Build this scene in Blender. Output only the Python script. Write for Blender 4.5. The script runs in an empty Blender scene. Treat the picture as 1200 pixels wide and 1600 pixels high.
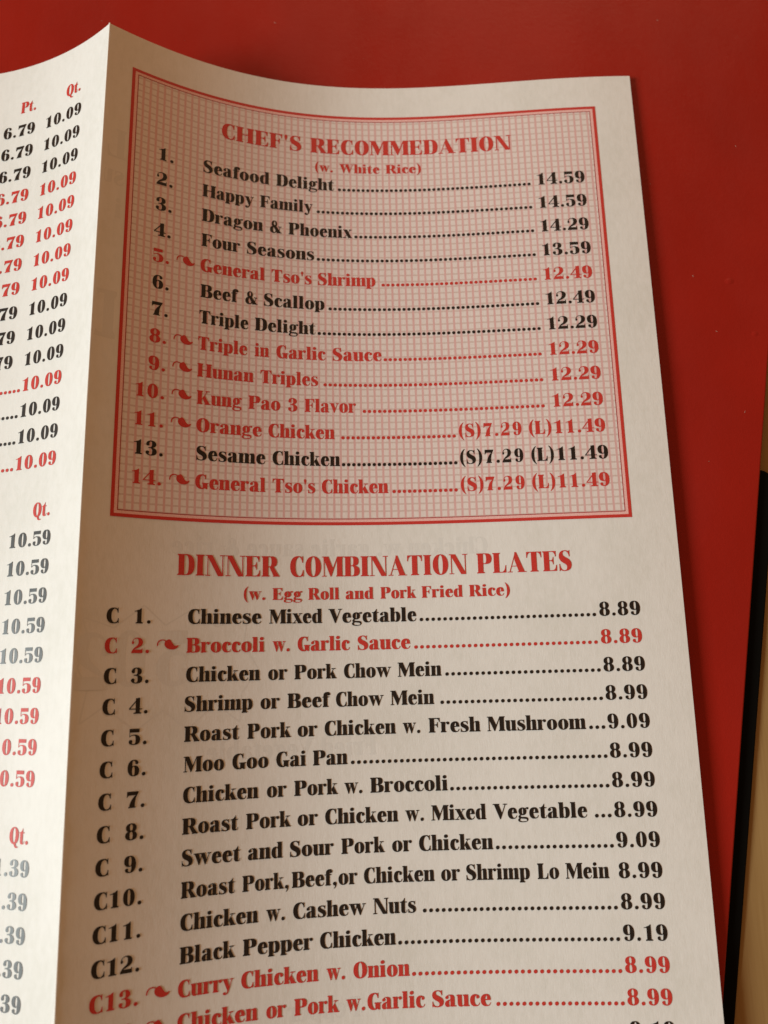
"""A folded take-out menu lying on a red board, seen close from above."""
import bpy, math, random
import numpy as np
from mathutils import Vector, Matrix, Euler
from mathutils.geometry import delaunay_2d_cdt
MM = 0.001
scene = bpy.context.scene
col = scene.collection
random.seed(4)

# ---------------------------------------------------------------- camera
CX, CY, CZ, RX, RY, RZ, FPX = [34.03505, -102.87701, 110.46929, 0.22159, -0.091, -0.0253, 1190.35745]
cam = bpy.data.cameras.new('camera')
cam.sensor_fit = 'HORIZONTAL'; cam.sensor_width = 36; cam.lens = 36*FPX/1200
cam.clip_start = 0.005; cam.clip_end = 20
cam.dof.use_dof = True; cam.dof.focus_distance = 0.1145; cam.dof.aperture_fstop = 26
camo = bpy.data.objects.new('camera', cam); col.objects.link(camo)
camo.location = (CX*MM, CY*MM, CZ*MM); camo.rotation_euler = Euler((RX, RY, RZ), 'XYZ')
scene.camera = camo

# ---------------------------------------------------------------- light and exposure
scene.view_settings.view_transform = 'Standard'; scene.view_settings.look = 'None'
scene.view_settings.exposure = 0.0; scene.view_settings.gamma = 1
world = bpy.data.worlds.new('World'); scene.world = world; world.use_nodes = True
bg = world.node_tree.nodes['Background']
bg.inputs[0].default_value = (1.0, 0.47, 0.17, 1); bg.inputs[1].default_value = 0.225   # the warm dim room
def area(name, loc, aim, size, size_y, energy, color):
    l = bpy.data.lights.new(name, 'AREA'); l.shape = 'RECTANGLE'; l.size = size; l.size_y = size_y
    l.energy = energy; l.color = color
    o = bpy.data.objects.new(name, l); col.objects.link(o); o.location = loc
    o.rotation_euler = (Vector(aim)-Vector(loc)).to_track_quat('-Z', 'Y').to_euler()
    return o
area('window_light', (-0.958, -0.274, 0.421), (0.04, -0.08, 0), 0.40, 0.36, 13.4, (0.885, 0.98, 0.965))      # low window light from the left
area('warm_fill', (0.17, 1.156, 0.38), (0.04, -0.02, 0), 0.60, 0.40, 4.8, (1.0, 0.62, 0.38))         # warm fill added low beyond the table to brighten the menu's top

# ---------------------------------------------------------------- the sheet of paper
W = 90.0; VS = 140.0
PR = np.array([-0.07087, -0.03762, -0.04906, -0.64004, 0.46678, 0.1451, 0.67044, -0.79637, -0.07841, 2.16631, -0.15908, -0.05209, -1.5631, 0.43063, 0.02291]).reshape(5, 3); PL = np.array([0.73109, -0.15419, -0.01214, -1.66511, 0.26082, 0.02252, -0.07411, 0.00042, 0.00123]).reshape(3, 3)
ZR = [1.0, -1.0106, -1.8317]
gx, gw = np.polynomial.legendre.leggauss(12)
def _v(v): return np.minimum(v, 156.0)
def phi_r(t, v):
    u = _v(v)/VS; A = PR @ np.array([np.ones_like(u), u, u*u])
    return sum(A[k]*(1-t)**k for k in range(5))
def phi_l(t, v):
    u = _v(v)/VS; A = PL @ np.array([np.ones_like(u), u, u*u])
    f = A[0]+A[1]*t+A[2]*t*t
    q = np.clip((t-.36)/.34, 0, 1); q = .20*q*q*(3-2*q)      # the far half sinks back to the board
    return np.maximum(np.where((f > 0) & (t < .6), f, 0.0), q)
def sheet(s, v, lift=0.0):
    """point of the curled sheet: s mm right of the fold, v mm down from its top edge"""
    s = np.asarray(s, float); v = np.asarray(v, float); u = _v(v)/VS
    sp = np.clip(s, 0, None); x = np.full_like(s, W); z = ZR[0]+ZR[1]*u+ZR[2]*u*u
    h = (W-sp)/2; m = (W+sp)/2
    for a, w in zip(gx, gw):
        ph = phi_r((m+h*a)/W, v); x = x-w*h*np.cos(ph); z = z+w*h*np.sin(ph)
    sn = np.clip(-s, 0, None)
    if (sn > 0).any():
        N = 4
        for q in range(N):
            lo = sn*q/N; hh = sn/N/2
            for a, w in zip(gx, gw):
                ph = phi_l((lo+hh+hh*a)/W, v); x = x-w*hh*np.cos(ph); z = z-w*hh*np.sin(ph)
    ph = np.where(s >= 0, phi_r(sp/W, v), -phi_l(sn/W, v))
    x = x+lift*np.sin(ph); z = z+lift*np.cos(ph)
    return np.stack([x, -v, z], -1)*MM

# ---------------------------------------------------------------- lettering
# Bold high-contrast serif, drawn as outlines: cap height 1000, x-height 720.
def _num(s): return [float(t) for t in s]
def path(d):
    """tiny outline language: M x y, L x y ..., C x1 y1 x2 y2 x y ..."""
    t = d.split(); pts = []; i = 0; cmd = 'M'
    while i < len(t):
        if t[i] in 'MLC': cmd = t[i]; i += 1
        if cmd in 'ML':
            pts.append((float(t[i]), float(t[i+1]))); i += 2
        else:
            x1, y1, x2, y2, x3, y3 = _num(t[i:i+6]); i += 6
            x0, y0 = pts[-1]
            for k in range(1, 8):
                u = k/7; a = (1-u)**3; b = 3*u*(1-u)**2; c = 3*u*u*(1-u); e = u**3
                pts.append((a*x0+b*x1+c*x2+e*x3, a*y0+b*y1+c*y2+e*y3))
    return pts
def ell(x0, y0, x1, y1, n=2.15, k=28):
    cx, cy, rx, ry = (x0+x1)/2, (y0+y1)/2, (x1-x0)/2, (y1-y0)/2; r = []
    for i in range(k):
        a = 2*math.pi*i/k; c, s = math.cos(a), math.sin(a)
        r.append((cx+rx*math.copysign(abs(c)**(2/n), c), cy+ry*math.copysign(abs(s)**(2/n), s)))
    return r
def rc(x0, y0, x1, y1): return [(x0, y0), (x1, y0), (x1, y1), (x0, y1)]
class G:
    def __init__(s, adv): s.adv = adv; s.ops = []
    def a(s, *ps):
        for p in ps: s.ops.append((1, p))
        return s
    def c(s, *ps):
        for p in ps: s.ops.append((0, p))
        return s
def stem(x0, x1, y0, y1, h, bot=(50, 50), top=(50, 50)):
    r = [rc(x0, y0, x1, y1)]
    if bot: r.append([(x0-bot[0], y0), (x1+bot[1], y0), (x1+bot[1], y0+h), (x1-2, y0+h*1.7), (x0+2, y0+h*1.7), (x0-bot[0], y0+h)])
    if top: r.append([(x0-top[0], y1), (x0-top[0], y1-h), (x0+2, y1-h*1.7), (x1-2, y1-h*1.7), (x1+top[1], y1-h), (x1+top[1], y1)])
    return r
def flag(x0, x1, y0, y1, h, bot=(45, 45)):
    return stem(x0, x1, y0, y1, h, bot, None)+[[(x0-52, y1), (x0+6, y1), (x0+6, y1-80), (x0-10, y1-h-12), (x0-52, y1-h)]]
def arch(xb, xc, xd, yt, h, foot=True):
    p = path(f'M {xb-4} {yt-130} C {xb+40} {yt-20} {xb+95} {yt+16} {(xb+xd)/2+55} {yt+16} C {xd-20} {yt+16} {xd} {yt-70} {xd} {yt-190} L {xd} 0 {xc} 0 {xc} {yt-190} C {xc} {yt-100} {xc-8} {yt-62} {xc-40} {yt-62} C {xc-70} {yt-62} {xb+14} {yt-120} {xb-4} {yt-210}')
    r = [p]
    if foot: r += stem(xc, xd, 0, 200, h, (40, 45), None)
    return r
def bar(x0, x1, y, h): return rc(x0, y-h/2, x1, y+h/2)
def glyph(ch, h):
    X = 720; A = 1030
    # ------------------------------------------------------------ lower case
    if ch == 'a':
        return (G(660).a(rc(325, 0, 555, 520), [(400, 0), (640, 0), (640, h), (580, h+10), (550, 80), (400, 80)],
            path(f'M 60 560 C 80 680 180 736 320 736 C 480 736 555 670 555 510 L 325 510 C 325 640 315 {736-h} 275 {736-h} C 235 {736-h} 215 690 205 660'),
            ell(45, 465, 225, 655)).a(path('M 330 440 C 130 425 20 320 20 175 C 20 55 85 -14 185 -14 C 270 -14 318 40 330 110'))
            .c(path(f'M 327 {440-h*.9} C 262 380 245 290 245 185 C 245 100 255 62 282 62 C 306 62 327 110 327 160')))
    if ch == 'b':
        return G(700).a(ell(190, -15, 670, 735), *flag(50, 285, 0, A, h, None)).c(ell(285, h*.9-10, 425, 733-h, 2.6))
    if ch == 'c':
        return G(570).a(ell(25, -15, 560, 735)).c(ell(270, h-15, 600, 735-h, 2.3), rc(400, 80, 700, 560)).a(
            path(f'M 300 {735-h} C 420 735 545 690 545 560 C 545 500 505 460 450 460 C 395 460 365 500 375 550 C 385 600 380 640 340 {735-h}'),
            path(f'M 330 {h-15} C 430 {h} 500 70 525 215 L 560 205 C 545 60 450 -15 330 -15'))
    if ch == 'd':
        return G(700).a(ell(25, -15, 500, 735), *flag(405, 640, 0, A, h, None)).c(ell(270, h-10, 410, 730-h, 2.6)).a(rc(405, 0, 640, A-60), [(500, 0), (690, 0), (690, h), (640, h+10), (500, 100)])
    if ch == 'e':
        return G(610).a(ell(25, -15, 585, 735)).c(ell(268, h-15, 620, 735-h, 2.2), rc(420, -50, 700, 370)).a(
            path(f'M 340 {735-h} L 360 735 C 500 730 585 610 585 355 L 375 355 C 385 560 385 640 340 {735-h}'), rc(240, 355, 580, 355+h),
            path(f'M 350 {h-15} C 450 {h-5} 515 70 545 215 L 580 205 C 560 60 480 -15 350 -15'))
    if ch == 'f':
        return G(440).a(*stem(85, 320, 0, 800, h, (45, 60), None)).a(path(f'M 85 780 C 85 960 180 {A+10} 320 {A+10} C 440 {A+10} 500 960 500 890 C 500 820 450 790 405 790 C 350 790 325 830 330 880 C 334 930 350 {A-h} 335 {A-h+5} C 320 {A-h+5} 320 940 320 780'), rc(10, X-h, 430, X))
    if ch == 'g':
        return (G(660).a(ell(50, 215, 530, 735)).c(ell(255, 215+h, 330, 735-h, 2.5)).a(
            path('M 430 640 C 480 700 520 750 590 750 C 640 750 665 715 665 675 C 665 630 635 605 600 605 C 560 605 555 640 520 650 C 495 655 470 630 455 600'))
            .a(path('M 170 270 C 80 240 40 190 40 130 C 40 90 60 55 100 40 C 20 0 10 -60 10 -90 C 10 -190 130 -240 320 -240 C 520 -240 630 -170 630 -50 C 630 70 540 110 400 112 L 250 114 C 190 116 165 135 165 165 C 165 190 190 215 230 235'))
            .c(path(f'M 180 10 C 140 -30 130 -60 130 -90 C 130 -165 200 {-240+h} 330 {-240+h} C 470 {-240+h} 545 -170 545 -95 C 545 -40 500 -20 400 -14')))
    if ch == 'h': return G(700).a(*flag(50, 285, 0, A, h), *arch(285, 405, 640, X, h))
    if ch == 'i': return G(390).a(*flag(60, 300, 0, X, h), ell(65, 800, 297, 1035, 2))
    if ch == 'k':
        return G(700).a(*flag(50, 285, 0, A, h), [(280, 270), (500, X-h/2), (545, X-h/2), (280, 215)], rc(390, X-h, 650, X), [(330, 400), (455, 530), (695, 0), (440, 0), (310, 320)], rc(400, 0, 720, h))
    if ch == 'l': return G(390).a(*flag(60, 300, 0, A, h))
    if ch == 'm': return G(1060).a(*flag(50, 285, 0, X, h), *arch(285, 405, 640, X, h), *arch(640, 760, 995, X, h))
    if ch == 'n': return G(700).a(*flag(50, 285, 0, X, h), *arch(285, 405, 640, X, h))
    if ch == 'o': return G(680).a(ell(25, -15, 655, 735)).c(ell(270, h-15, 410, 735-h, 2.7))
    if ch == 'p':
        return G(700).a(ell(190, -15, 670, 735), *flag(50, 285, -200, X, h, (45, 60))).c(ell(285, h-10, 425, 730-h, 2.6))
    if ch == 'r':
        return G(560).a(*flag(50, 285, 0, X, h, (45, 60)), path('M 280 520 C 300 660 350 735 430 735 C 510 735 550 690 550 625 C 550 565 510 530 460 530 C 400 530 380 570 385 610 C 385 640 370 650 355 640 C 310 610 285 540 280 470'))
    if ch == 's':
        return G(550).a(path(f'M 270 735 C 130 735 35 660 35 520 C 35 400 110 335 220 275 C 320 220 345 190 345 135 C 345 80 310 {h-15} 240 {h-15} C 150 {h-15} 90 90 70 240 L 40 240 40 -10 65 -10 80 30 C 120 0 180 -15 260 -15 C 430 -15 530 75 530 225 C 530 370 440 440 325 500 C 225 550 200 570 200 620 C 200 670 225 {735-h} 280 {735-h} C 370 {735-h} 430 640 445 510 L 475 510 475 735 450 735 435 700 C 395 725 340 735 270 735'))
    if ch == 't':
        return G(470).a(path(f'M 85 640 L 85 180 C 85 50 150 -15 270 -15 C 400 -15 460 60 465 200 L 430 200 C 425 90 400 45 365 45 C 330 45 320 80 320 150 L 320 950 L 290 950 C 260 850 190 760 85 720'), rc(10, X-h, 440, X))
    if ch == 'u':
        return G(700).a(rc(50, 200, 285, X-20), [(-2, X), (100, X), (285, X), (285, X-60), (50, X-90), (-2, X-h)], path(f'M 50 250 C 50 60 120 -16 250 -16 C 350 -16 400 60 420 150 L 420 230 C 400 120 365 62 325 62 C 295 62 285 95 285 190 L 285 260'),
            *stem(405, 640, 0, X, h, (0, 50), (50, 0)))
    if ch == 'v':
        return G(650).a([(40, X), (290, X), (430, 250), (345, -15), (310, -15)], [(345, -15), (590, X-h/2), (545, X-h/2), (360, 160)], rc(-5, X-h, 330, X), rc(450, X-h, 660, X))
    if ch == 'w':
        return G(1010).a([(40, X), (285, X), (410, 240), (335, -15), (300, -15)], [(335, -15), (520, X-60), (480, X-30), (345, 190)],
            [(405, X), (650, X), (770, 240), (695, -15), (660, -15)], [(695, -15), (940, X-h/2), (900, X-h/2), (710, 170)], rc(-5, X-h, 660, X), rc(800, X-h, 1010, X))
    if ch == 'x':
        return G(650).a([(30, X), (290, X), (640, 0), (380, 0)], [(540, X), (580, X), (90, 0), (45, 0)], rc(-5, X-h, 320, X), rc(430, X-h, 640, X), rc(-5, 0, 240, h), rc(350, 0, 665, h))
    if ch == 'y':
        return G(650).a([(40, X), (290, X), (430, 250), (345, -40), (320, -15)], path(f'M 345 20 L 560 {X-h/2} 600 {X-h/2} 390 -20 C 340 -150 280 -235 170 -235 C 90 -235 45 -195 45 -140 C 45 -90 80 -55 130 -55 C 180 -55 200 -90 210 -120 C 220 -150 250 -150 270 -120 C 290 -90 310 -50 325 0'), rc(-5, X-h, 330, X), rc(450, X-h, 660, X))
    # ------------------------------------------------------------ capitals
    if ch == 'A':
        return G(940).a([(390, 1010), (480, 1010), (885, 0), (590, 0), (375, 620)], [(385, 900), (410, 1000), (440, 960), (125, 0), (80, 0)], rc(195, 290, 640, 290+h*.9), rc(-10, 0, 240, h), rc(510, 0, 960, h))
    if ch == 'B':
        return (G(830).a(*stem(60, 335, 0, 1000, h, (60, 0), (60, 0)), path('M 300 1000 L 500 1000 C 680 1000 760 910 760 760 C 760 610 680 540 560 525 C 720 510 810 430 810 270 C 810 90 700 0 520 0 L 300 0'))
            .c(path(f'M 335 {1000-h} L 400 {1000-h} C 475 {1000-h} 490 900 490 765 C 490 630 475 {530+h/2} 400 {530+h/2} L 335 {530+h/2}'), path(f'M 335 {528-h/2} L 410 {528-h/2} C 510 {528-h/2} 530 420 530 270 C 530 120 510 {h} 410 {h} L 335 {h}')))
    if ch in 'CG':
        g = (G(780).a(ell(25, -20, 780, 1020)).c(ell(300, h-20, 770, 1020-h, 2.4), rc(560, 230, 900, 740), rc(655, -30, 900, 1030)).a(
            path(f'M 480 {1020-h} C 560 {1000-h} 620 900 650 690 L 690 690 690 1020 655 1020 640 940 C 600 990 540 1020 460 1020')))
        if ch == 'C':
            g.a(path(f'M 470 -20 C 560 -20 630 10 670 60 L 690 0 720 0 720 330 680 330 C 650 120 580 {h-10} 470 {h-20}')); g.adv = 760
        else:
            g.a(path(f'M 460 -20 C 540 -20 580 20 600 60 L 720 -10 780 -10 780 430 500 430 500 200 C 500 90 490 {h-20} 460 {h-20}'), rc(440, 430-h, 850, 430)); g.adv = 860
        return g
    if ch == 'D':
        return G(850).a(*stem(60, 335, 0, 1000, h, (60, 0), (60, 0)), path('M 300 1000 L 440 1000 C 700 1000 830 820 830 500 C 830 180 700 0 440 0 L 300 0')).c(
            path(f'M 335 {1000-h} L 400 {1000-h} C 510 {1000-h} 545 800 545 500 C 545 200 510 {h} 400 {h} L 335 {h}'))
    if ch in 'EF':
        g = G(760).a(*stem(60, 335, 0, 1000, h, (60, 60 if ch == 'F' else 0), (60, 0)), rc(300, 1000-h, 690, 1000), path(f'M 500 {1000-h} C 580 {980-h} 640 880 650 720 L 690 720 690 1000 500 1000'),
            rc(300, 520-h/2, 520, 520+h/2), path(f'M 530 330 L 560 330 560 710 530 710 C 520 600 480 {522+h/2} 430 {522+h/2} L 430 {518-h/2} C 480 {518-h/2} 520 440 530 330'))
        if ch == 'E': g.a(rc(300, 0, 710, h), path(f'M 500 {h} C 590 {20+h} 660 120 680 300 L 720 300 710 0 500 0')); g.adv = 770
        else: g.adv = 720
        return g
    if ch == 'H': return G(990).a(*stem(60, 335, 0, 1000, h), *stem(635, 910, 0, 1000, h), bar(300, 700, 520, h))
    if ch == 'I': return G(450).a(*stem(80, 355, 0, 1000, h, (65, 65), (65, 65)))
    if ch == 'K':
        return G(930).a(*stem(60, 335, 0, 1000, h), [(330, 390), (690, 1000), (740, 1000), (330, 320)], [(400, 500), (520, 660), (900, 0), (600, 0), (385, 440)], rc(570, 1000-h, 850, 1000), rc(530, 0, 950, h))
    if ch == 'L': return G(730).a(*stem(60, 335, 0, 1000, h, (60, 0), (60, 60)), rc(300, 0, 680, h), path(f'M 460 {h} C 560 {20+h} 630 140 650 370 L 690 370 680 0 460 0'))
    if ch == 'M':
        return G(1120).a([(60, 1000), (330, 1000), (560, 420), (480, 0), (440, 0), (100, 860)], [(455, 0), (480, 0), (830, 1000), (790, 1000), (460, 160)], rc(85, 0, 85+h, 980), *stem(780, 1055, 0, 1000, h, (50, 55), (0, 55)), rc(0, 0, 220, h), rc(0, 1000-h, 200, 1000))
    if ch == 'N':
        return G(960).a([(60, 1000), (330, 1000), (880, -10), (620, -10)], rc(95, 0, 95+h, 980), rc(835-h*.3, -10, 835+h*.8, 990), rc(0, 0, 240, h), rc(0, 1000-h, 240, 1000), rc(700, 1000-h, 960, 1000)).c(rc(880, -50, 980, 500)).c(rc(-20, -60, 1000, -12))
    if ch == 'O': return G(860).a(ell(25, -20, 835, 1020)).c(ell(305, h-20, 555, 1020-h, 2.3))
    if ch == 'Q': return G(860).a(ell(25, -20, 835, 1020), path('M 330 60 C 420 180 560 120 600 -20 C 640 -160 720 -210 830 -160 L 840 -185 C 720 -290 520 -260 470 -120 C 440 -40 400 0 330 10')).c(ell(305, h+30, 555, 1020-h, 2.3))
    if ch in 'PR':
        g = G(800).a(*stem(60, 335, 0, 1000, h, (60, 60), (60, 0)), path('M 300 1000 L 500 1000 C 690 1000 780 900 780 730 C 780 560 690 460 500 460 L 300 460')).c(
            path(f'M 335 {1000-h} L 400 {1000-h} C 480 {1000-h} 500 880 500 730 C 500 580 480 {460+h} 400 {460+h} L 335 {460+h}'))
        if ch == 'R': g.a([(330, 500), (600, 500), (640, 430), (885, h), (885, 0), (620, 0), (400, 470)], rc(570, 0, 910, h)); g.adv = 890
        return g
    if ch == 'S':
        return G(710).a(path(f'M 330 1020 C 160 1020 45 900 45 725 C 45 560 130 465 280 380 C 400 310 440 270 440 190 C 440 90 390 {h-20} 300 {h-20} C 170 {h-20} 100 130 80 340 L 45 340 45 -15 75 -15 95 50 C 150 5 220 -20 320 -20 C 540 -20 675 100 675 300 C 675 470 585 565 430 650 C 300 720 245 760 245 840 C 245 920 290 {1020-h} 350 {1020-h} C 470 {1020-h} 540 890 565 700 L 600 700 600 1020 570 1020 550 955 C 500 1000 420 1020 330 1020'))
    if ch == 'T':
        return G(830).a(*stem(275, 550, 0, 1000, h, (70, 70), (0, 0)), rc(30, 1000-h, 795, 1000), path(f'M 30 1000 L 25 700 60 700 C 75 880 140 {980-h} 230 {1000-h} L 230 1000'), path(f'M 795 1000 L 800 700 765 700 C 750 880 685 {980-h} 595 {1000-h} L 595 1000'))
    if ch == 'V': return G(850).a([(60, 1000), (345, 1000), (560, 330), (460, -15), (415, -15)], [(460, -15), (790, 1000), (745, 1000), (465, 180)], rc(-5, 1000-h, 400, 1000), rc(620, 1000-h, 870, 1000))
    if ch == 'W':
        return G(1250).a([(50, 1000), (325, 1000), (480, 330), (410, -15), (370, -15)], [(410, -15), (620, 860), (590, 930), (415, 190)], [(500, 1000), (775, 1000), (940, 330), (870, -15), (830, -15)], [(870, -15), (1180, 1000), (1140, 1000), (875, 190)], rc(-5, 1000-h, 830, 1000), rc(1010, 1000-h, 1260, 1000))
    # ------------------------------------------------------------ figures (one width)
    if ch == '0': return G(800).a(ell(95, -15, 705, 1015)).c(ell(330, h-15, 470, 1015-h, 2.5))
    if ch == '1': return G(800).a(*stem(300, 540, 0, 900, h, (80, 80), None), path('M 540 880 L 540 1020 510 1020 C 430 930 320 860 140 830 L 150 790 C 220 800 270 800 300 790'))
    if ch == '2':
        return G(800).a(path(f'M 90 600 L 90 640 C 90 880 210 1020 400 1020 C 590 1020 700 900 700 720 C 700 560 600 440 430 350 C 340 300 280 270 230 230 L 640 230 640 320 680 320 690 0 70 0 70 60 C 110 220 230 360 330 440 C 430 530 455 620 455 740 C 455 880 430 {1020-h} 350 {1020-h} C 240 {1020-h} 160 900 140 690'), ell(85, 590, 215, 780))
    if ch == '3':
        return G(800).a(path(f'M 380 1020 C 230 1020 110 930 105 760 C 105 690 150 650 210 650 C 265 650 300 690 290 740 C 280 800 270 {1010-h} 350 {1020-h} C 430 {1020-h} 430 880 430 770 C 430 620 400 560 310 550 L 230 548 230 {548-h} 310 {546-h} C 410 500 450 420 450 280 C 450 120 430 {h-20} 350 {h-20} C 240 {h-20} 260 130 280 190 C 300 260 260 310 195 310 C 130 310 85 265 85 190 C 85 60 220 -20 380 -20 C 580 -20 710 90 710 270 C 710 420 610 500 470 530 C 600 560 670 650 670 770 C 670 920 560 1020 380 1020'))
    if ch == '4':
        return G(800).a(*stem(400, 630, 0, 1000, h, (110, 90), None), path(f'M 630 1020 L 520 1020 40 330 40 270 750 270 750 {270+h} 110 {270+h} 480 850')).c(path(f'M 130 {270+h} L 400 {270+h} 400 730')).a([(600, 1020), (630, 1020), (630, 900), (540, 900)])
    if ch == '5':
        return G(800).a(path(f'M 120 1010 L 660 1000 650 770 150 770 150 560 C 210 610 290 640 380 640 C 590 640 710 520 710 315 C 710 110 590 -20 370 -20 C 200 -20 90 60 90 190 C 90 265 135 310 195 310 C 260 310 300 265 285 195 C 265 130 240 {h-15} 350 {h-20} C 440 {h-20} 460 120 460 310 C 460 500 440 {640-h} 350 {640-h} C 260 {640-h} 190 570 155 480 L 120 480'))
    if ch in '69':
        g = G(800).a(ell(85, -15, 715, 1015)).c(ell(330, h-15, 470, 1015-h, 2.5), rc(400, 300, 900, 1100)).a(
            path(f'M 395 1015 C 530 1015 655 960 660 840 C 662 770 620 730 570 730 C 510 730 480 780 490 830 C 500 890 480 {1015-h} 395 {1015-h}'),
            ell(200, -15, 715, 650)).c(ell(330, h-15, 470, 650-h, 2.5))
        if ch == '9': g.ops = [(k, [(800-x, 1000-y) for x, y in p]) for k, p in g.ops]
        return g
    if ch == '7': return G(800).a(path('M 110 1000 L 720 1000 720 930 C 600 700 540 500 540 150 L 540 0 240 0 C 240 250 330 520 560 770 L 250 770 C 190 770 150 720 140 650 L 105 650'), rc(190, 0, 590, h))
    if ch == '8':
        return G(800).a(ell(115, 470, 685, 1018), ell(85, -18, 715, 560)).c(ell(325, 560+h*.3, 475, 1018-h, 2.3), ell(320, h-18, 480, 545-h*.6, 2.3))
    # ------------------------------------------------------------ marks
    if ch == '.': return G(380).a(ell(72, -12, 308, 224, 2))
    if ch == ',': return G(380).a(ell(72, -12, 308, 224, 2), path('M 300 140 C 320 0 270 -120 140 -220 L 120 -190 C 190 -130 215 -60 205 10'))
    if ch == "'": return G(300).a(path('M 70 900 C 70 980 100 1020 150 1020 C 200 1020 230 980 230 900 C 230 820 190 740 165 620 L 135 620 C 110 740 70 820 70 900'))
    if ch == '(': return G(440).a(path('M 380 1130 C 180 980 60 760 60 450 C 60 140 180 -80 380 -230 L 405 -195 C 300 -80 265 120 265 450 C 265 780 300 980 405 1095'))
    if ch == ')': return G(440).a(path('M 60 1130 C 260 980 380 760 380 450 C 380 140 260 -80 60 -230 L 35 -195 C 140 -80 175 120 175 450 C 175 780 140 980 35 1095'))
    if ch == '&':
        return (G(1060).a(ell(40, -20, 640, 560), ell(180, 480, 640, 1020)).c(ell(300, h-10, 520, 530, 2.1), ell(360, 560, 500, 1020-h, 2.2))
            .a([(190, 760), (420, 760), (960, h), (940, 0), (640, 0)], rc(640, 0, 1030, h)).c(ell(365, 640, 495, 1020-h, 2.2)).a(
            path(f'M 560 -10 C 700 60 850 250 870 520 L 905 520 C 890 260 780 80 640 -20'), rc(730, 560-h, 1010, 560)))
    if ch == '~':   # the little chilli printed before hot dishes
        return G(1500).a(path('M 60 330 C 20 560 160 760 400 760 C 520 760 600 720 680 650 L 650 600 C 560 670 480 695 390 690 C 230 680 130 560 140 340'),
            path('M 560 560 C 600 640 640 700 740 720 C 790 800 900 770 960 700 C 1070 560 1130 370 1270 330 C 1350 310 1400 360 1420 390 L 1480 360 C 1440 240 1330 150 1200 110 C 1020 60 800 110 670 230 C 560 330 530 450 560 560'))
    if ch == '*': return G(420).a(ell(85, -15, 335, 235, 2))
    return G(330)

def _clean(loop, tol):
    out = []
    n = len(loop)
    for i in range(n):
        a = out[-1] if out else loop[-1]
        b, c = loop[i], loop[(i+1) % n]
        if math.dist(a, b) < 1.5 and out: continue
        ar = abs((b[0]-a[0])*(c[1]-a[1])-(b[1]-a[1])*(c[0]-a[0]))
        L = math.hypot(c[0]-a[0], c[1]-a[1])
        if L < 2 or ar/L > tol: out.append(b)
    return out if len(out) > 2 else loop
_cache = {}
def glyph_mesh(ch, h):
    """overlapping outlines -> one clean set of triangles (later outline wins)"""
    key = (ch, h)
    if key in _cache: return _cache[key]
    g = glyph(ch, h)
    if not g.ops: _cache[key] = ([], [], g.adv); return _cache[key]
    vs, fs = [], []
    for sgn, p in g.ops:
        p = [q for i, q in enumerate(p) if math.dist(q, p[i-1]) > .5]
        if sum(p[i-1][0]*p[i][1]-p[i][0]*p[i-1][1] for i in range(len(p))) < 0: p = p[::-1]
        fs.append(list(range(len(vs), len(vs)+len(p)))); vs += [Vector((x+.013*len(fs), y+.017*len(fs))) for x, y in p]
    ov, oe, of, _, _, fo = delaunay_2d_cdt(vs, [], fs, 1, 1e-3)
    tri = []
    for f, src in zip(of, fo):
        if src and g.ops[max(src)][0]: tri.append(f)
    # boundary loops of the kept area
    ed = {}
    for f in tri:
        for i in range(len(f)):
            a, b = f[i], f[(i+1) % len(f)]
            if (b, a) in ed: del ed[(b, a)]
            else: ed[(a, b)] = 1
    nxt = {}
    for a, b in ed: nxt.setdefault(a, []).append(b)
    loops = []
    while nxt:
        a0 = next(iter(nxt)); lp = [a0]; a = a0
        while True:
            b = nxt[a].pop()
            if not nxt[a]: del nxt[a]
            if b == a0: break
            lp.append(b); a = b
            if a not in nxt: break
        if len(lp) > 2: loops.append(lp)
    pts, fcs = [], []
    for lp in loops:
        q = _clean([tuple(ov[i]) for i in lp], 1.2)
        fcs.append(list(range(len(pts), len(pts)+len(q)))); pts += [Vector(t) for t in q]
    ee = [(l[i], l[(i+1) % len(l)]) for l in fcs for i in range(len(l))]
    ov2, _, of2, _, _, _ = delaunay_2d_cdt(pts, ee, [], 2, 1e-3)
    # keep triangles whose middle is inside by even-odd over the boundary
    segs = [(pts[a], pts[b]) for a, b in ee]
    res = []
    ov3, _, of3, _, _, _ = delaunay_2d_cdt(pts, ee, [], 0, 1e-3)
    for f in of3:
        cx = sum(ov3[i].x for i in f)/len(f); cy = sum(ov3[i].y for i in f)/len(f); k = 0
        for a, b in segs:
            if (a.y > cy) != (b.y > cy) and cx < (b.x-a.x)*(cy-a.y)/(b.y-a.y)+a.x: k ^= 1
        if k: res.append(tuple(f))
    # counter-clockwise
    res = [f if (ov3[f[1]]-ov3[f[0]]).cross(ov3[f[2]]-ov3[f[0]]) > 0 else f[::-1] for f in res]
    used = sorted({i for f in res for i in f}); m = {i: k for k, i in enumerate(used)}
    r = ([(ov3[i].x, ov3[i].y) for i in used], [tuple(m[i] for i in f) for f in res], g.adv)
    _cache[key] = r
    return r

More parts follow.
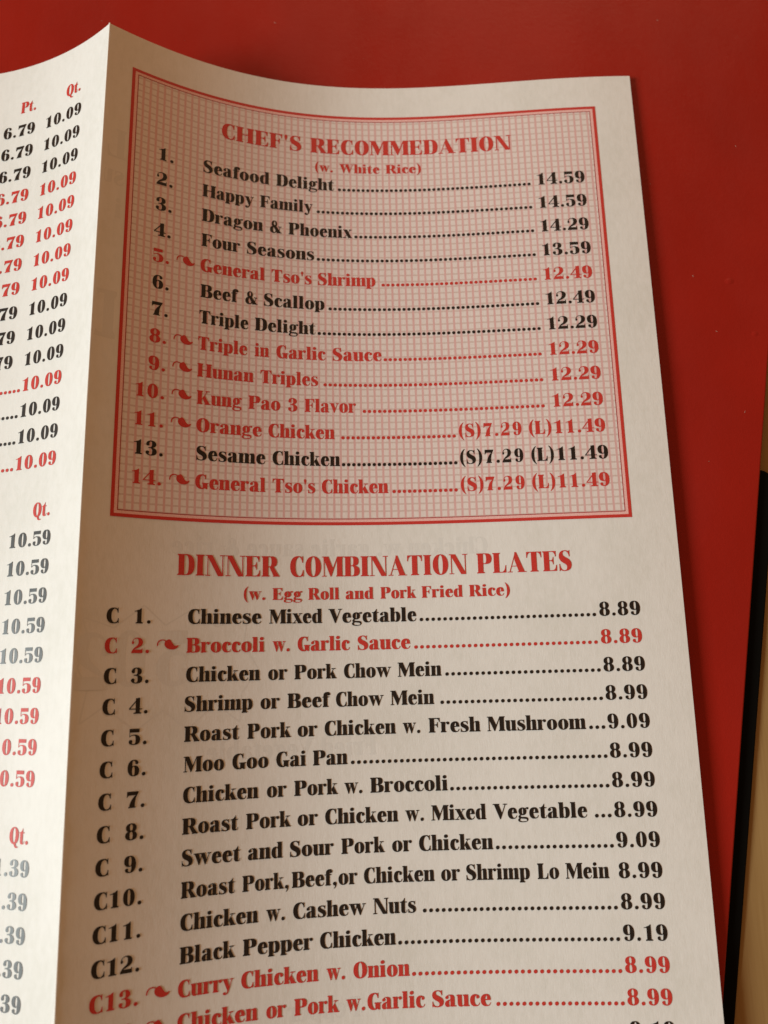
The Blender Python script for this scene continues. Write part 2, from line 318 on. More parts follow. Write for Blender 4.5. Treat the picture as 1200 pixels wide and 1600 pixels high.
# words with the extents they are printed at, in mm from the fold
BOX=[
 ([('Seafood', 15.82, 26.7), ('Delight', 27.88, 37.67)], (38.59, 71.08), None),
 ([('Happy', 15.8, 24.1), ('Family', 25.24, 34.0)], (34.96, 71.08), None),
 ([('Dragon', 15.81, 25.7), ('&', 26.87, 28.81), ('Phoenix', 29.98, 40.64)], (41.28, 71.12), None),
 ([('Four', 15.85, 22.02), ('Seasons', 23.16, 34.22)], (34.92, 71.11), None),
 ([('General', 15.79, 26.05), ("Tso's", 27.17, 33.77), ('Shrimp', 34.83, 44.39)], (45.68, 70.99), (12.02, 14.89)),
 ([('Beef', 15.91, 21.87), ('&', 23.0, 24.95), ('Scallop', 25.99, 35.86)], (36.8, 71.1), None),
 ([('Triple', 15.82, 23.51), ('Delight', 24.59, 34.36)], (34.98, 71.07), None),
 ([('Triple', 15.73, 23.39), ('in', 24.58, 26.85), ('Garlic', 28.04, 35.96), ('Sauce', 37.14, 45.11)], (45.72, 70.94), (11.98, 14.94)),
 ([('Hunan', 15.75, 24.45), ('Triples', 25.53, 34.72)], (35.86, 70.9), (11.95, 14.94)),
 ([('Kung', 15.8, 22.67), ('Pao', 23.73, 28.69), ('3', 29.94, 31.39), ('Flavor', 32.58, 40.77)], (42.14, 70.86), (11.97, 14.97)),
 ([('Orange', 15.82, 25.77), ('Chicken', 26.86, 37.31), ('(S)', 57.24, 60.69), ('7.29', 61.19, 67.19), ('(L)', 68.4, 71.94)], (38.63, 56.44), (11.99, 15.02)),
 ([('Sesame', 15.93, 26.4), ('Chicken', 27.53, 38.11), ('(S)', 57.24, 60.74), ('7.29', 61.17, 67.24), ('(L)', 68.51, 72.05)], (38.68, 56.52), None),
 ([('General', 15.87, 26.43), ("Tso's", 27.55, 34.17), ('Chicken', 35.21, 45.67), ('(S)', 57.17, 60.72), ('7.29', 61.11, 67.17), ('(L)', 68.39, 71.96)], (46.59, 56.38), (12.03, 15.02)),
]
DINNER=[
 ([('Chinese', 15.33, 25.96), ('Mixed', 27.16, 35.08), ('Vegetable', 36.06, 49.46)], (50.24, 76.46), None),
 ([('Broccoli', 15.22, 26.45), ('w.', 27.67, 30.17), ('Garlic', 31.4, 39.21), ('Sauce', 40.46, 48.4)], (49.28, 76.4), (11.08, 14.09)),
 ([('Chicken', 15.26, 25.84), ('or', 27.05, 29.83), ('Pork', 30.92, 37.19), ('Chow', 38.32, 45.41), ('Mein', 46.43, 53.0)], (53.85, 76.53), None),
 ([('Shrimp', 15.18, 24.79), ('or', 25.96, 28.73), ('Beef', 29.9, 36.21), ('Chow', 37.07, 44.17), ('Mein', 45.23, 51.75)], (52.96, 76.55), None),
 ([('Roast', 15.22, 22.92), ('Pork', 24.11, 30.38), ('or', 31.37, 34.25), ('Chicken', 35.35, 45.89), ('w.', 46.95, 49.53), ('Fresh', 50.83, 58.49), ('Mushroom', 59.54, 74.03)], (74.78, 76.58), None),
 ([('Moo', 15.22, 20.84), ('Goo', 22.01, 27.12), ('Gai', 28.28, 32.53), ('Pan', 33.61, 38.64)], (39.42, 76.59), None),
 ([('Chicken', 15.25, 25.72), ('or', 26.95, 29.73), ('Pork', 30.88, 37.19), ('w.', 38.16, 40.75), ('Broccoli', 41.96, 53.3)], (53.94, 76.55), None),
 ([('Roast', 15.25, 22.92), ('Pork', 24.05, 30.37), ('or', 31.35, 34.23), ('Chicken', 35.32, 45.92), ('w.', 46.98, 49.67), ('Mixed', 50.8, 58.77), ('Vegetable', 59.79, 73.35)], (74.72, 76.55), None),
 ([('Sweet', 15.29, 23.29), ('and', 24.33, 29.2), ('Sour', 30.25, 36.48), ('Pork', 37.62, 43.88), ('or', 44.96, 47.82), ('Chicken', 48.87, 59.57)], (60.24, 76.56), None),
 ([('Roast', 15.28, 22.58), ('Pork,', 23.61, 30.02), ('Beef,', 30.51, 36.86), ('or', 37.14, 39.83), ('Chicken', 40.8, 50.96), ('or', 51.93, 54.63), ('Shrimp', 55.57, 64.64), ('Lo', 65.77, 68.81), ('Mein', 69.77, 75.87)], None, None),
 ([('Chicken', 15.28, 25.79), ('w.', 26.94, 29.49), ('Cashew', 30.69, 40.97), ('Nuts', 42.03, 48.16)], (49.4, 76.49), None),
 ([('Black', 15.31, 22.67), ('Pepper', 23.76, 33.41), ('Chicken', 34.45, 45.15)], (45.76, 76.5), None),
 ([('Curry', 15.18, 22.48), ('Chicken', 23.57, 34.15), ('w.', 35.31, 37.87), ('Onion', 39.09, 46.99)], (47.61, 76.47), (11.07, 14.1)),
 ([('Chicken', 15.18, 25.8), ('or', 27.0, 29.66), ('Pork', 30.83, 37.01), ('w.', 38.04, 40.63), ('Garlic', 40.99, 49.03), ('Sauce', 50.09, 58.29)], (59.31, 76.5), (11.03, 14.04)),
]
H1 = [("CHEF'S", 18.66, 32.11), ('RECOMMEDATION', 33.68, 68.52)]
S1 = [('(w.', 34.46, 37.5), ('White', 38.6, 45.55), ('Rice)', 46.65, 52.74)]
H2 = [('DINNER', 13.61, 28.68), ('COMBINATION', 30.28, 57.65), ('PLATES', 59.09, 73.59)]
S2 = [('(w.', 23.35, 26.52), ('Egg', 27.64, 32.1), ('Roll', 33.04, 37.69), ('and', 38.72, 42.98), ('Pork', 44.09, 49.54), ('Fried', 50.43, 56.73), ('Rice)', 57.74, 63.95)]

# ---------------------------------------------------------------- materials
def mat(name):
    m = bpy.data.materials.new(name); m.use_nodes = True
    nt = m.node_tree; b = nt.nodes['Principled BSDF']
    return m, nt, b
def nd(nt, typ, **kw):
    n = nt.nodes.new(typ)
    for k, v in kw.items():
        if k in n.inputs: n.inputs[k].default_value = v
        else: setattr(n, k, v)
    return n
def mapping(nt, scale, src='UV', rot=(0, 0, 0)):
    tc = nd(nt, 'ShaderNodeTexCoord'); mp = nd(nt, 'ShaderNodeMapping')
    mp.inputs['Scale'].default_value = scale; mp.inputs['Rotation'].default_value = rot
    nt.links.new(tc.outputs[src], mp.inputs[0]); return mp
def ramp(nt, fac, stops):
    r = nd(nt, 'ShaderNodeValToRGB'); nt.links.new(fac, r.inputs[0])
    e = r.color_ramp.elements
    while len(e) < len(stops): e.new(.5)
    for k, (p, c) in enumerate(stops): e[k].position = p; e[k].color = (*c, 1)
    return r.outputs[0]
def noise(nt, mp, scale, detail=3, rough=.55):
    n = nd(nt, 'ShaderNodeTexNoise'); n.inputs['Scale'].default_value = scale; n.inputs['Detail'].default_value = detail
    n.inputs['Roughness'].default_value = rough; nt.links.new(mp.outputs[0], n.inputs['Vector']); return n
def math_(nt, op, a, b=None, c=None):
    n = nd(nt, 'ShaderNodeMath', operation=op)
    for k, q in enumerate((a, b, c)):
        if q is None: continue
        if hasattr(q, 'links'): nt.links.new(q, n.inputs[k])
        else: n.inputs[k].default_value = q
    return n.outputs[0]
def paper_bump(nt, b, strength=.24):
    """UV are mm on the sheet: fibres run down the page"""
    mp = mapping(nt, (5.5, 1.3, 1)); n1 = noise(nt, mp, 1.0, 4, .6)
    mp2 = mapping(nt, (1.4, .5, 1)); n2 = noise(nt, mp2, 1.0, 3, .6)
    h = math_(nt, 'ADD', n1.outputs['Fac'], math_(nt, 'MULTIPLY', n2.outputs['Fac'], 1.5))
    bp = nd(nt, 'ShaderNodeBump'); bp.inputs['Strength'].default_value = strength; bp.inputs['Distance'].default_value = 0.00006
    nt.links.new(h, bp.inputs['Height']); nt.links.new(bp.outputs[0], b.inputs['Normal']); return n1, n2

PAPER = (.80, .782, .748)
def make_paper():
    m, nt, b = mat('menu_paper'); paper_bump(nt, b)
    mp = mapping(nt, (1.1, .5, 1)); n = noise(nt, mp, 1.0, 5, .65)
    mpb = mapping(nt, (.09, .06, 1)); nb = noise(nt, mpb, 1.0, 3, .5)
    f = math_(nt, 'ADD', math_(nt, 'MULTIPLY', n.outputs['Fac'], .5), math_(nt, 'MULTIPLY', nb.outputs['Fac'], .5))
    c = ramp(nt, f, [(.36, (.745, .73, .685)), (.52, PAPER), (.66, (.825, .81, .775))])
    nt.links.new(c, b.inputs['Base Color'])
    b.inputs['Roughness'].default_value = .55; b.inputs['Specular IOR Level'].default_value = .35
    return m
def make_ink(name, c, rough=.42, spec=.5):
    m, nt, b = mat(name); paper_bump(nt, b, .12)
    mp = mapping(nt, (7, 5, 1)); n = noise(nt, mp, 1.0, 3, .7)
    d = ramp(nt, n.outputs['Fac'], [(.3, tuple(min(1, v*1.45+.006) for v in c)), (.62, c)])
    nt.links.new(d, b.inputs['Base Color'])
    b.inputs['Roughness'].default_value = rough; b.inputs['Specular IOR Level'].default_value = spec
    return m
M_PAPER = make_paper()
M_BLACK = make_ink('black_ink', (.011, .0075, .006), .40, .48)
M_RED = make_ink('red_ink', (.50, .036, .027), .5, .28)
M_THIN = make_ink('dark_red_ink', (.33, .02, .018), .45, .4)
def make_grid():
    m, nt, b = mat('pink_grid_print'); paper_bump(nt, b)
    tc = nd(nt, 'ShaderNodeTexCoord')
    wob = nd(nt, 'ShaderNodeTexNoise'); wob.inputs['Scale'].default_value = 1.7; wob.inputs['Detail'].default_value = 2
    nt.links.new(tc.outputs['UV'], wob.inputs['Vector'])
    sep = nd(nt, 'ShaderNodeSeparateXYZ'); nt.links.new(tc.outputs['UV'], sep.inputs[0])
    sw = nd(nt, 'ShaderNodeSeparateXYZ'); nt.links.new(wob.outputs['Color'], sw.inputs[0])
    def line(coord, off, w, k):
        x = math_(nt, 'ADD', math_(nt, 'MULTIPLY', math_(nt, 'SUBTRACT', sw.outputs[k], .5), .11), math_(nt, 'DIVIDE', math_(nt, 'SUBTRACT', coord, off), 1.118))
        d = math_(nt, 'ABSOLUTE', math_(nt, 'SUBTRACT', math_(nt, 'FRACT', x), .5))     # .5 on a line, 0 mid-cell
        return math_(nt, 'SMOOTHSTEP', d, .5-w-.05, .5-w+.05) if False else smooth(d, .5-w-.045, .5-w+.045)
    def smooth(d, lo, hi):
        r = nd(nt, 'ShaderNodeMapRange', interpolation_type='SMOOTHSTEP'); nt.links.new(d, r.inputs[0])
        r.inputs[1].default_value = lo; r.inputs[2].default_value = hi; return r.outputs[0]
    v = line(sep.outputs[0], 4.168+.559, .155, 0); h = line(sep.outputs[1], 77.295+.559-1.118*80, .12, 1)
    mp = mapping(nt, (2.2, 2.2, 1)); n = noise(nt, mp, 1.0, 4, .7)
    cell = ramp(nt, n.outputs['Fac'], [(.3, (.77, .675, .635)), (.7, (.81, .735, .70))])
    mv = nd(nt, 'ShaderNodeMix', data_type='RGBA'); nt.links.new(h, mv.inputs[0]); nt.links.new(cell, mv.inputs[6]); mv.inputs[7].default_value = (.655, .52, .475, 1)
    mh = nd(nt, 'ShaderNodeMix', data_type='RGBA'); nt.links.new(v, mh.inputs[0]); nt.links.new(mv.outputs[2], mh.inputs[6]); mh.inputs[7].default_value = (.72, .44, .42, 1)
    nt.links.new(mh.outputs[2], b.inputs['Base Color'])
    b.inputs['Roughness'].default_value = .55; b.inputs['Specular IOR Level'].default_value = .35
    return m
M_GRID = make_grid()
M_PINK = make_ink('pink_tint', (.76, .43, .40), .5, .35)
m, nt, b = mat('ink_of_the_back_page'); paper_bump(nt, b)
b.inputs['Base Color'].default_value = (.742, .728, .695, 1); b.inputs['Roughness'].default_value = .55; b.inputs['Specular IOR Level'].default_value = .35
M_GHOST = m
m, nt, b = mat('worn_crease'); b.inputs['Base Color'].default_value = (.88, .85, .80, 1); b.inputs['Roughness'].default_value = .7
M_CREASE = m
m, nt, b = mat('red_board')
mp = mapping(nt, (1, 1, 1), 'Object'); n = noise(nt, mp, 900, 4, .7); n2 = noise(nt, mp, 22, 4, .6); n3 = noise(nt, mp, 4200, 2, .6)
c = ramp(nt, n2.outputs['Fac'], [(.3, (.29, .0105, .0055)), (.7, (.365, .014, .0075))])
nt.links.new(c, b.inputs['Base Color']); b.inputs['Specular IOR Level'].default_value = .3
rr = nd(nt, 'ShaderNodeMapRange'); nt.links.new(n.outputs['Fac'], rr.inputs[0]); rr.inputs[3].default_value = .34; rr.inputs[4].default_value = .46
n4 = noise(nt, mapping(nt, (38, 14, 20), 'Object', (0, 0, .6)), 1.0, 5, .65)
sm = nd(nt, 'ShaderNodeMapRange'); nt.links.new(n4.outputs['Fac'], sm.inputs[0]); sm.inputs[1].default_value = .42; sm.inputs[2].default_value = .68; sm.inputs[3].default_value = -.05; sm.inputs[4].default_value = .16
nt.links.new(math_(nt, 'ADD', rr.outputs[0], sm.outputs[0]), b.inputs['Roughness'])
bp = nd(nt, 'ShaderNodeBump'); bp.inputs['Strength'].default_value = .5; bp.inputs['Distance'].default_value = .00008
nt.links.new(math_(nt, 'ADD', n.outputs['Fac'], math_(nt, 'MULTIPLY', n3.outputs['Fac'], .6)), bp.inputs['Height']); nt.links.new(bp.outputs[0], b.inputs['Normal'])
M_BOARD = m
m, nt, b = mat('board_core'); b.inputs['Base Color'].default_value = (.16, .010, .006, 1); b.inputs['Roughness'].default_value = .6
M_CORE = m
m, nt, b = mat('matt_black_plastic'); mp = mapping(nt, (1, 1, 1), 'Object'); n = noise(nt, mp, 1500, 3)
bp = nd(nt, 'ShaderNodeBump'); bp.inputs['Strength'].default_value = .1; bp.inputs['Distance'].default_value = .0001; nt.links.new(n.outputs['Fac'], bp.inputs['Height']); nt.links.new(bp.outputs[0], b.inputs['Normal'])
b.inputs['Base Color'].default_value = (.003, .003, .0025, 1); b.inputs['Roughness'].default_value = .7; b.inputs['Specular IOR Level'].default_value = .08
M_PLASTIC = m
m, nt, b = mat('light_oak')
mp = mapping(nt, (260, 9, 60), 'Object', (0, 0, math.radians(11))); n = noise(nt, mp, 1.0, 6, .6); n.inputs['Distortion'].default_value = .6
mp2 = mapping(nt, (2600, 70, 300), 'Object', (0, 0, math.radians(11))); n2 = noise(nt, mp2, 1.0, 3, .6)
c = ramp(nt, math_(nt, 'ADD', math_(nt, 'MULTIPLY', n.outputs['Fac'], .7), math_(nt, 'MULTIPLY', n2.outputs['Fac'], .3)), [(.3, (.285, .16, .055)), (.5, (.345, .21, .078)), (.7, (.39, .25, .10))])
nt.links.new(c, b.inputs['Base Color']); b.inputs['Roughness'].default_value = .5
M_OAK = m
m, nt, b = mat('pale_lint'); b.inputs['Base Color'].default_value = (.45, .26, .19, 1); b.inputs['Roughness'].default_value = .9
M_LINT = m

# ---------------------------------------------------------------- mesh helpers
def link(name, me, parent=None):
    o = bpy.data.objects.new(name, me); col.objects.link(o); o.parent = parent; return o
def mesh(name, vs, fs, m, parent=None, uv=None, smooth=False):
    me = bpy.data.meshes.new(name); me.from_pydata([tuple(map(float, v)) for v in vs], [], fs); me.materials.append(m)
    if uv is not None:
        l = me.uv_layers.new(name='UVMap'); idx = np.empty(len(me.loops), int); me.loops.foreach_get('vertex_index', idx)
        l.data.foreach_set('uv', np.asarray(uv, float)[idx].ravel())
    if smooth: me.polygons.foreach_set('use_smooth', [True]*len(me.polygons))
    me.update(); return link(name, me, parent)
def patch(name, s0, s1, v0, v1, lift, m, parent, ds=.8, dv=2.5):
    ns = max(2, int(abs(s1-s0)/ds)+1); nv = max(2, int(abs(v1-v0)/dv)+1)
    S, V = np.meshgrid(np.linspace(s0, s1, ns), np.linspace(v0, v1, nv)); S = S.ravel(); V = V.ravel()
    P = sheet(S, V, lift); fs = []
    for j in range(nv-1):
        for i in range(ns-1):
            a = j*ns+i; fs.append((a, a+ns, a+ns+1, a+1))
    return P, fs, np.stack([S, V], -1)
def patch_obj(name, s0, s1, v0, v1, lift, m, parent, **k):
    P, fs, uv = patch(name, s0, s1, v0, v1, lift, m, parent, **k)
    return mesh(name, P, fs, m, parent, uv, True)
class Print:
    """collects flat lettering in sheet coordinates (mm), one mesh per printed line"""
    def __init__(s): s.S = []; s.V = []; s.F = []
    def glyph(s, ch, x, v, sx, sy, h, mirror=False, slant=0):
        g, f, adv = glyph_mesh(ch, h); o = len(s.S)
        k = -1 if mirror else 1
        for px, py in g: s.S.append(x+k*px*sx/1000); s.V.append(v-py*sy/1000)
        s.F += [tuple(i+o for i in (q if mirror else q)) for q in f]
        return adv
    def fit(s, txt, s0, s1, v, cap, h=62, track=18):
        xs = []; x = 0
        for ch in txt: xs.append(x); x += glyph_mesh(ch, h)[2]+track
        lo = min(xs[0]+min(p[0] for p in glyph_mesh(txt[0], h)[0]), 1e9)
        hi = xs[-1]+max(p[0] for p in glyph_mesh(txt[-1], h)[0])
        k = (s1-s0)/(hi-lo)
        for ch, q in zip(txt, xs): s.glyph(ch, s0+(q-lo)*k, v, k*1000, cap, h)
    def figures(s, txt, dot, v, cap, h=60, track=62, wide=1.0):
        """tabular figures set so that the point stands at `dot`"""
        x = 0; xs = []
        for ch in txt: xs.append(x); x += glyph_mesh(ch, h)[2]+track
        d = xs[txt.index('.')]+190; k = cap/1000*wide
        for ch, q in zip(txt, xs):
            g = 1.17 if ch.isdigit() else 1.0
            s.glyph(ch, dot+(q-d-400*(g-1))*k, v, cap*wide*g, cap, h)
    def leader(s, a, b, v, cap, pitch):
        n = max(1, round((b-a)/pitch))
        for i in range(n+1):
            c = a+(b-a)*i/n; s.glyph('*', c-.21*cap, v, cap, cap, 48)
    def build(s, name, m, parent, lift=.05, label=None):
        P = sheet(s.S, s.V, lift)
        # faces must look up from the sheet
        o = mesh(name, P, s.F, m, parent, np.stack([s.S, s.V], -1))
        if label: o['label'] = label
        return o

# ---------------------------------------------------------------- the setting
def bevel_slab(name, outline, z0, z1, r, m, parent=None, seg=4):
    """a flat board with rounded upper and lower edges; outline counter-clockwise, mm"""
    n = len(outline); rings = []
    def inset(d):
        out = []
        for i in range(n):
            a, b_, c = (Vector(outline[i-1]), Vector(outline[i]), Vector(outline[(i+1) % n]))
            e1 = (b_-a).normalized(); e2 = (c-b_).normalized(); n1 = Vector((-e1.y, e1.x)); n2 = Vector((-e2.y, e2.x))
            q = (n1+n2); q = q/(q.dot(n1)); out.append(b_+q*d)
        return out
    prof = [(r*(1-math.sin(t)), z0+r*(1-math.cos(t))) for t in [math.pi/2*k/seg for k in range(seg+1)]]
    prof += [(r*(1-math.cos(t)), z1-r*(1-math.sin(t))) for t in [math.pi/2*k/seg for k in range(seg+1)]]
    vs = []; fs = []
    for d, z in prof:
        ring = inset(d); vs += [(p.x*MM, p.y*MM, z*MM) for p in ring]
    R = len(prof)
    for j in range(R-1):
        for i in range(n): fs.append((j*n+i, j*n+(i+1) % n, (j+1)*n+(i+1) % n, (j+1)*n+i))
    fs.append(tuple(range(n))[::-1]); fs.append(tuple((R-1)*n+i for i in range(n)))
    o = mesh(name, vs, fs, m, parent); me = o.data
    me.polygons.foreach_set('use_smooth', [True]*(len(me.polygons)-2)+[False]*2)
    return o
def rrect(w, h, r, k=6):
    pts = []
    for cx, cy, a0 in ((w/2-r, h/2-r, 0), (-w/2+r, h/2-r, 90), (-w/2+r, -h/2+r, 180), (w/2-r, -h/2+r, 270)):
        for i in range(k+1):
            a = math.radians(a0+90*i/k); pts.append((cx+r*math.cos(a), cy+r*math.sin(a)))
    return pts
def turn(pts, ang, ox, oy):
    c, s = math.cos(ang), math.sin(ang); return [(ox+x*c-y*s, oy+x*s+y*c) for x, y in pts]
# the table lies a touch aslant to the sheet's own frame: everything under the menu is
# built flat and then set in BASE
ez = Vector((-.118, -.0243, 1)).normalized(); ex = Vector((1, 0, .118)).normalized(); ey = ez.cross(ex)
BASE = Matrix.Translation((0, 0, -10.52*MM)) @ Matrix((ex, ey, ez)).transposed().to_4x4()
ZB = 0.0             # top of the red board
ZT = -1.75            # top of the table
TH = -math.atan(.1882)
table = bevel_slab('tabletop', rrect(1400, 900, 12), ZT-22, ZT, 2, M_OAK); table.matrix_world = BASE
table['kind'] = 'structure'

def empty(name, loc, label, cat):
    o = bpy.data.objects.new(name, None); o.empty_display_size = .01; col.objects.link(o); o.location = loc
    o['label'] = label; o['category'] = cat; return o
# red board: its right edge runs through (114.5,-52.9) and (100.0,-122.3)
BW, BH = 330, 440
u = Vector((math.cos(TH), math.sin(TH))); w_ = Vector((-math.sin(TH), math.cos(TH)))
edge_mid = Vector((102.25, -88.2)); ctr = edge_mid-u*BW/2+w_*(-10)
board = empty('red_board', (0, 0, 0), 'flat glossy red board lying on the wooden table under the folded menu', 'board'); board.matrix_world = BASE
bevel_slab('board_cover', turn(rrect(BW, BH, 7), TH, ctr.x, ctr.y), ZB-.62, ZB, .28, M_BOARD, board)
bevel_slab('board_base', turn(rrect(BW-1.6, BH-1.6, 6.5), TH, ctr.x, ctr.y), ZB-1.05, ZB-.63, .15, M_CORE, board)
def dome(name, x, y, r, h, m, parent, z=ZB):
    vs = []; fs = []; K = 20; Rn = 8
    for j in range(Rn+1):
        t = j/Rn
        for i in range(K):
            a = 2*math.pi*i/K; rr_ = r*t*(1+.12*math.sin(2*a+1)); vs.append(((x+rr_*math.cos(a))*MM, (y+rr_*math.sin(a))*MM, (z-.01+h*(1-t*t)**2)*MM))
    for j in range(Rn):
        for i in range(K): fs.append((j*K+i, (j+1)*K+i, (j+1)*K+(i+1) % K, j*K+(i+1) % K))
    return mesh(name, vs, fs, m, parent, None, True)
dome('blister', 104.1, -39.2, .9, .10, M_BOARD, board)
dome('blister', 107.2, -48.7, .7, .08, M_BOARD, board)
# black case: right edge about 2 mm outside the board's edge, top end at y = -66
CW, CH = 78, 160
e = Vector((104.5, -88.35)); cc = e-u*CW/2; cc = cc+w_*((-71.45-e.y)/w_.y-CH/2)
case = bevel_slab('black_case', turn(rrect(CW, CH, 2.2), TH-.007, cc.x, cc.y), ZT+.01, ZB-1.07, .25, M_PLASTIC)
case.matrix_world = BASE; case['label'] = 'thin matt black case sticking out from under the right edge of the red board'; case['category'] = 'case'
# lint on the board
vs = []; fs = []
def speck(x, y, L, wd, a, z=ZB):
    o = len(vs); c, s = math.cos(a), math.sin(a); k = 5
    for i in range(k+1):
        t = i/k-.5; bx = x+L*t*c-.25*L*t*t*s; by = y+L*t*s+.25*L*t*t*c
        for dx, dz in ((-wd/2, .02), (0, .02+wd*.7), (wd/2, .02)): vs.append(((bx-dx*s)*MM, (by+dx*c)*MM, (z+dz)*MM))
    for i in range(k):
        for j in (0, 1): q = o+i*3+j; fs.append((q, q+1, q+4, q+3))
for x, y in ((90.5, -9.5), (92.7, -20.6), (98.2, -38), (44, 6.6), (11.5, 12), (28, 15), (62, 14), (97, 12), (108, -14), (74, 22), (-4, 17), (52, 20), (101, -48), (104, -62), (97.4, -70)):
    speck(x, y, random.uniform(.12, .35), random.uniform(.04, .08), random.uniform(0, 3))
lint = mesh('lint', vs, fs, M_LINT); lint.matrix_world = BASE; lint['kind'] = 'stuff'; lint['label'] = 'tiny pale lint specks on the red board'

# ---------------------------------------------------------------- the menu
VB = 300.0
fold = sheet(0.0, 40.0)
menu = empty('folded_menu', (0, 0, 0), 'open folded white takeout menu printed in black and red, lying on the red board', 'menu')
def panel(name, s0, s1, th=.11):
    P, fs, uv = patch('', s0, s1, 0, VB, 0, None, None, ds=.7, dv=2.0)
    Q, _, _ = patch('', s0, s1, 0, VB, -th, None, None, ds=.7, dv=2.0)
    ns = int(abs(s1-s0)/.7)+1; n = len(P); nv = n//ns
    vs = list(P)+list(Q); F = list(fs)+[tuple(i+n for i in f[::-1]) for f in fs]; U = list(uv)+list(uv)
    rim = [range(0, ns), range((nv-1)*ns, nv*ns), range(0, n, ns), range(ns-1, n, ns)]
    for r in rim:
        r = list(r)
        for a, b_ in zip(r, r[1:]):
            o = len(vs); vs += [P[a], P[b_], Q[b_], Q[a]]; U += [uv[a], uv[b_], uv[b_], uv[a]]; F.append((o, o+1, o+2, o+3))
    return mesh(name, vs, F, M_PAPER, menu, U, True)
right = panel('right_panel', 0, W)
left = panel('left_panel', -W, 0)
# the crease: a narrow rounded ridge of broken coating
vs = []; fs = []; K = 7; vv = np.linspace(0, VB, 150)
pf = sheet(np.zeros(150), vv); jj = np.random.RandomState(3)
for i in range(150):
    r = .12*MM*(1+.3*jj.randn()*.6)
    for k in range(K):
        a = math.pi*k/(K-1); vs.append((pf[i, 0]-r*math.cos(a), pf[i, 1], pf[i, 2]-.02*MM+r*.7*math.sin(a)))
for i in range(149):
    for k in range(K-1): q = i*K+k; fs.append((q, q+K, q+K+1, q+1))
mesh('crease', vs, fs, M_CREASE, menu, None, True)

# pink grid panel, thick red frame, thin inner line
SL, SR, VT, VBX = 3.93, 83.39, 6.00, 78.93
patch_obj('grid_panel', SL+.3, SR-.3, VT+.3, VBX-.3, .022, M_GRID, right)
def frame(name, inset, wd, lift, m):
    a, b_, c, d = SL+inset, SR-inset, VT+inset, VBX-inset; vs = []; fs = []; uv = []
    for q in ((a, b_, c, c+wd), (a, b_, d-wd, d), (a, a+wd, c+wd, d-wd), (b_-wd, b_, c+wd, d-wd)):
        P, f, t = patch('', *q, lift, m, None); o = len(vs)
        vs += list(P); fs += [tuple(i+o for i in g) for g in f]; uv += list(t)
    return mesh(name, vs, fs, m, right, uv, True)
frame('border', 0, .50, .04, M_RED)
frame('border_tint', .49, .45, .034, M_PINK)['label'] = 'pink band between the thick border and the thin line'
o = frame('border_line', .93, .13, .04, M_THIN); o['label'] = 'thin dark red line inside the thick border'

PB, PD = 4.426, 4.122
INK = {0: M_BLACK, 1: M_RED}; NM = {0: 'black', 1: 'red'}
pb = ['14.59', '14.59', '14.29', '13.59', '12.49', '12.49', '12.29', '12.29', '12.29', '12.29', '11.49', '11.49', '11.49']
nb = ['1.', '2.', '3.', '4.', '5.', '6.', '7.', '8.', '9.', '10.', '11.', '13.', '14.']
for i, (words, ld, pep) in enumerate(BOX):
    red = i in (4, 7, 8, 9, 10, 12); v = 20.499+i*PB+.235; L = Print(); k = 0 if not red else -.115
    L.figures(nb[i], 10.735+k, v, 2.2, track=52)
    L.figures(pb[i], 76.433+k, v, 2.2, track=50)
    for t, a, c in words:
        if t == '7.29': L.fit(t, a, c, v, 2.2, track=50)
        else: L.fit(t, a, c, v, 2.2)
    L.leader(ld[0], ld[1], v, 2.2, 1.118*.735)
    if pep: L.fit('~', pep[0], pep[1], v-.26, 2.25)
    L.build('menu_line', INK[red], right, label=f"{NM[red]} printed line reading {nb[i]} {' '.join(w[0] for w in words)} {pb[i]}")
pd_ = ['8.89', '8.89', '8.89', '8.99', '9.09', '8.99', '8.99', '8.99', '9.09', '8.99', '8.99', '9.19', '8.99', '8.99']
for i, (words, ld, pep) in enumerate(DINNER):
    red = i in (1, 12, 13); v = 93.735+i*PD+.225; L = Print(); k = 0 if not red else -.07
    L.fit('C', 4.10+k, 5.76+k, v, 2.1)
    L.figures(f'{i+1}.', 9.86+k, v, 2.1, track=60)
    L.figures(pd_[i], 79.40+k, v, 2.1, track=66)
    for t, a, c in words: L.fit(t, a, c, v, 2.1)
    if ld: L.leader(ld[0], ld[1], v, 2.1, .90)
    if pep: L.fit('~', pep[0], pep[1], v-.26, 2.15)
    L.build('menu_line', INK[red], right, label=f"{NM[red]} printed line reading C {i+1}. {' '.join(w[0] for w in words)} {pd_[i]}")
L = Print(); v = 93.735+14*PD+.225; L.figures('9.19', 79.40, v, 2.1, track=66); L.build('menu_line', M_BLACK, right, label='black printed price reading 9.19')
for nm, ws, v, cap, h in (('heading', H1, 13.57, 2.85, 56), ('subheading', S1, 17.18, 1.72, 62), ('heading', H2, 86.92, 3.1, 42), ('subheading', S2, 90.43, 1.78, 58)):
    L = Print()
    for t, a, c in ws: L.fit(t, a, c, v, cap, h, track=22 if 'sub' in nm else 30)
    L.build(nm, M_RED, right, label=f"red printed {nm} reading {' '.join(w[0] for w in ws)}")

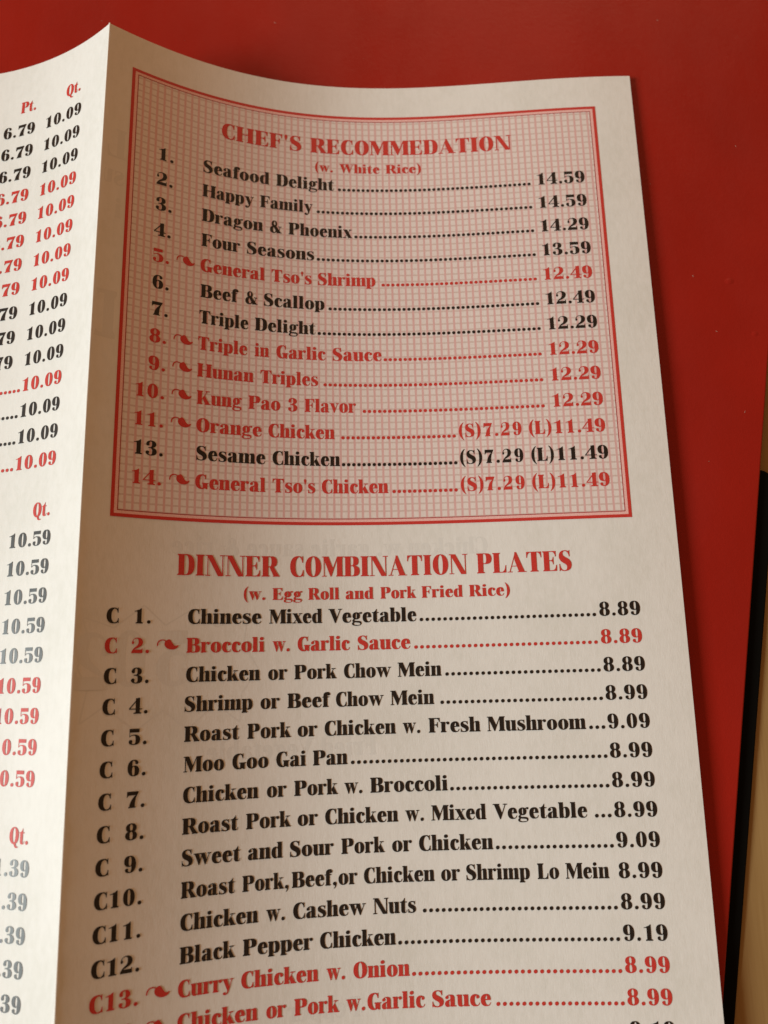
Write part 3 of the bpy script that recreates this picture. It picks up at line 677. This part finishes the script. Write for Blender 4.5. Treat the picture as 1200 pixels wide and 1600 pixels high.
# left panel: two price columns
DOT1, DOT2 = -9.933, -20.061
def lrow(v, a, c, red, lead=False):
    L = Print(); v += .225
    if a: L.figures(a, DOT1, v, 2.1, track=66)
    if c: L.figures(c, DOT2, v, 2.1, track=66)
    if lead: L.leader(-25, -14.45, v, 2.1, .79)
    L.build('price_line', INK[red], left, label=f"{NM[red]} printed prices reading {(c or '')+' ' if c else ''}{a}")
def hrow(v, both):
    L = Print(); L.fit('Qt.', -9.69, -6.45, v, 2.1)
    if both: L.fit('Pt.', -19.24, -16.25, v, 2.1)
    L.build('column_heading', M_RED, left, label=f"red printed column heading reading {'Pt. Qt.' if both else 'Qt.'}")
PLL = 4.114
hrow(9.02, True)
for i in range(15): lrow(13.147+i*PLL, '10.09', '6.79' if i < 11 else None, i in (3, 4, 5, 6, 7, 11, 14), i >= 11)
hrow(78.42, False)
for i in range(9): lrow(82.377+i*PLL, '10.59', None, i >= 5)
hrow(122.8, False)
for i in range(6): lrow(126.672+i*PLL, '11.39', None, False)

# the print of the back page showing through, mirrored and very faint
L = None
def ghost(txt, x, v, w, cap, h=60):
    for ch in txt:
        a = L.glyph(ch, x, v, w, cap, h, True); x -= (a+20)*w/1000
def shown(label):
    o = L.build('show_through', M_GHOST, right, .004); o['label'] = label
for lines in ((('Chicken w. garlic sauce & rice', 61, 83.8, 2.75, 2.6),), (('Fried Vegetable', 43, 113.3, 2.7, 2.6),), (('Pepper', 40, 148.3, 2.5, 2.6),),
              (('su', 3.6, 27.5, 3, 3.2), ('i', 3.4, 33, 3, 3.2), ('L', 3.6, 23, 4, 5)), (('D', 3.4, 52.5, 5.5, 7.5, 90),)):
    L = Print()
    for g in lines: ghost(*g)
    shown('faint mirrored lettering of the back page showing through the paper')
L = Print(); ghost('50', 16.2, 102.6, 7.2, 7.6, 90); ghost('2', 5.2, 103, 7.2, 7.6, 90)
shown('faint mirrored large figures of the back page showing through the paper')
L = Print()
def zig(pts, wd):
    for (x0, y0), (x1, y1) in zip(pts, pts[1:]):
        d = Vector((x1-x0, y1-y0)); n = Vector((-d.y, d.x)).normalized()*wd/2; m_ = 6
        o = len(L.S)
        for k in range(m_+1):
            q = Vector((x0, y0))+d*(k/m_*.985)
            for sg in (1, -1): L.S.append(q.x+sg*n.x); L.V.append(q.y+sg*n.y)
        for k in range(m_): a = o+2*k; L.F.append((a, a+1, a+3, a+2))
zig([(1.0, 93.2), (5.2, 94.6), (9.2, 91.4), (12.2, 94.2), (16, 91.8), (19.5, 94.4), (24, 92.6), (23.4, 97), (25.6, 100.5), (23.2, 104), (23, 108),
     (19.4, 105.4), (15.6, 108.8), (12.2, 106.0), (8.6, 108.6), (4.2, 105.3), (1.2, 107.4), (2.0, 103), (.6, 100), (2.0, 96.6), (1.0, 93.4)], .22)
shown('faint zigzag starburst outline of the back page showing through the paper')
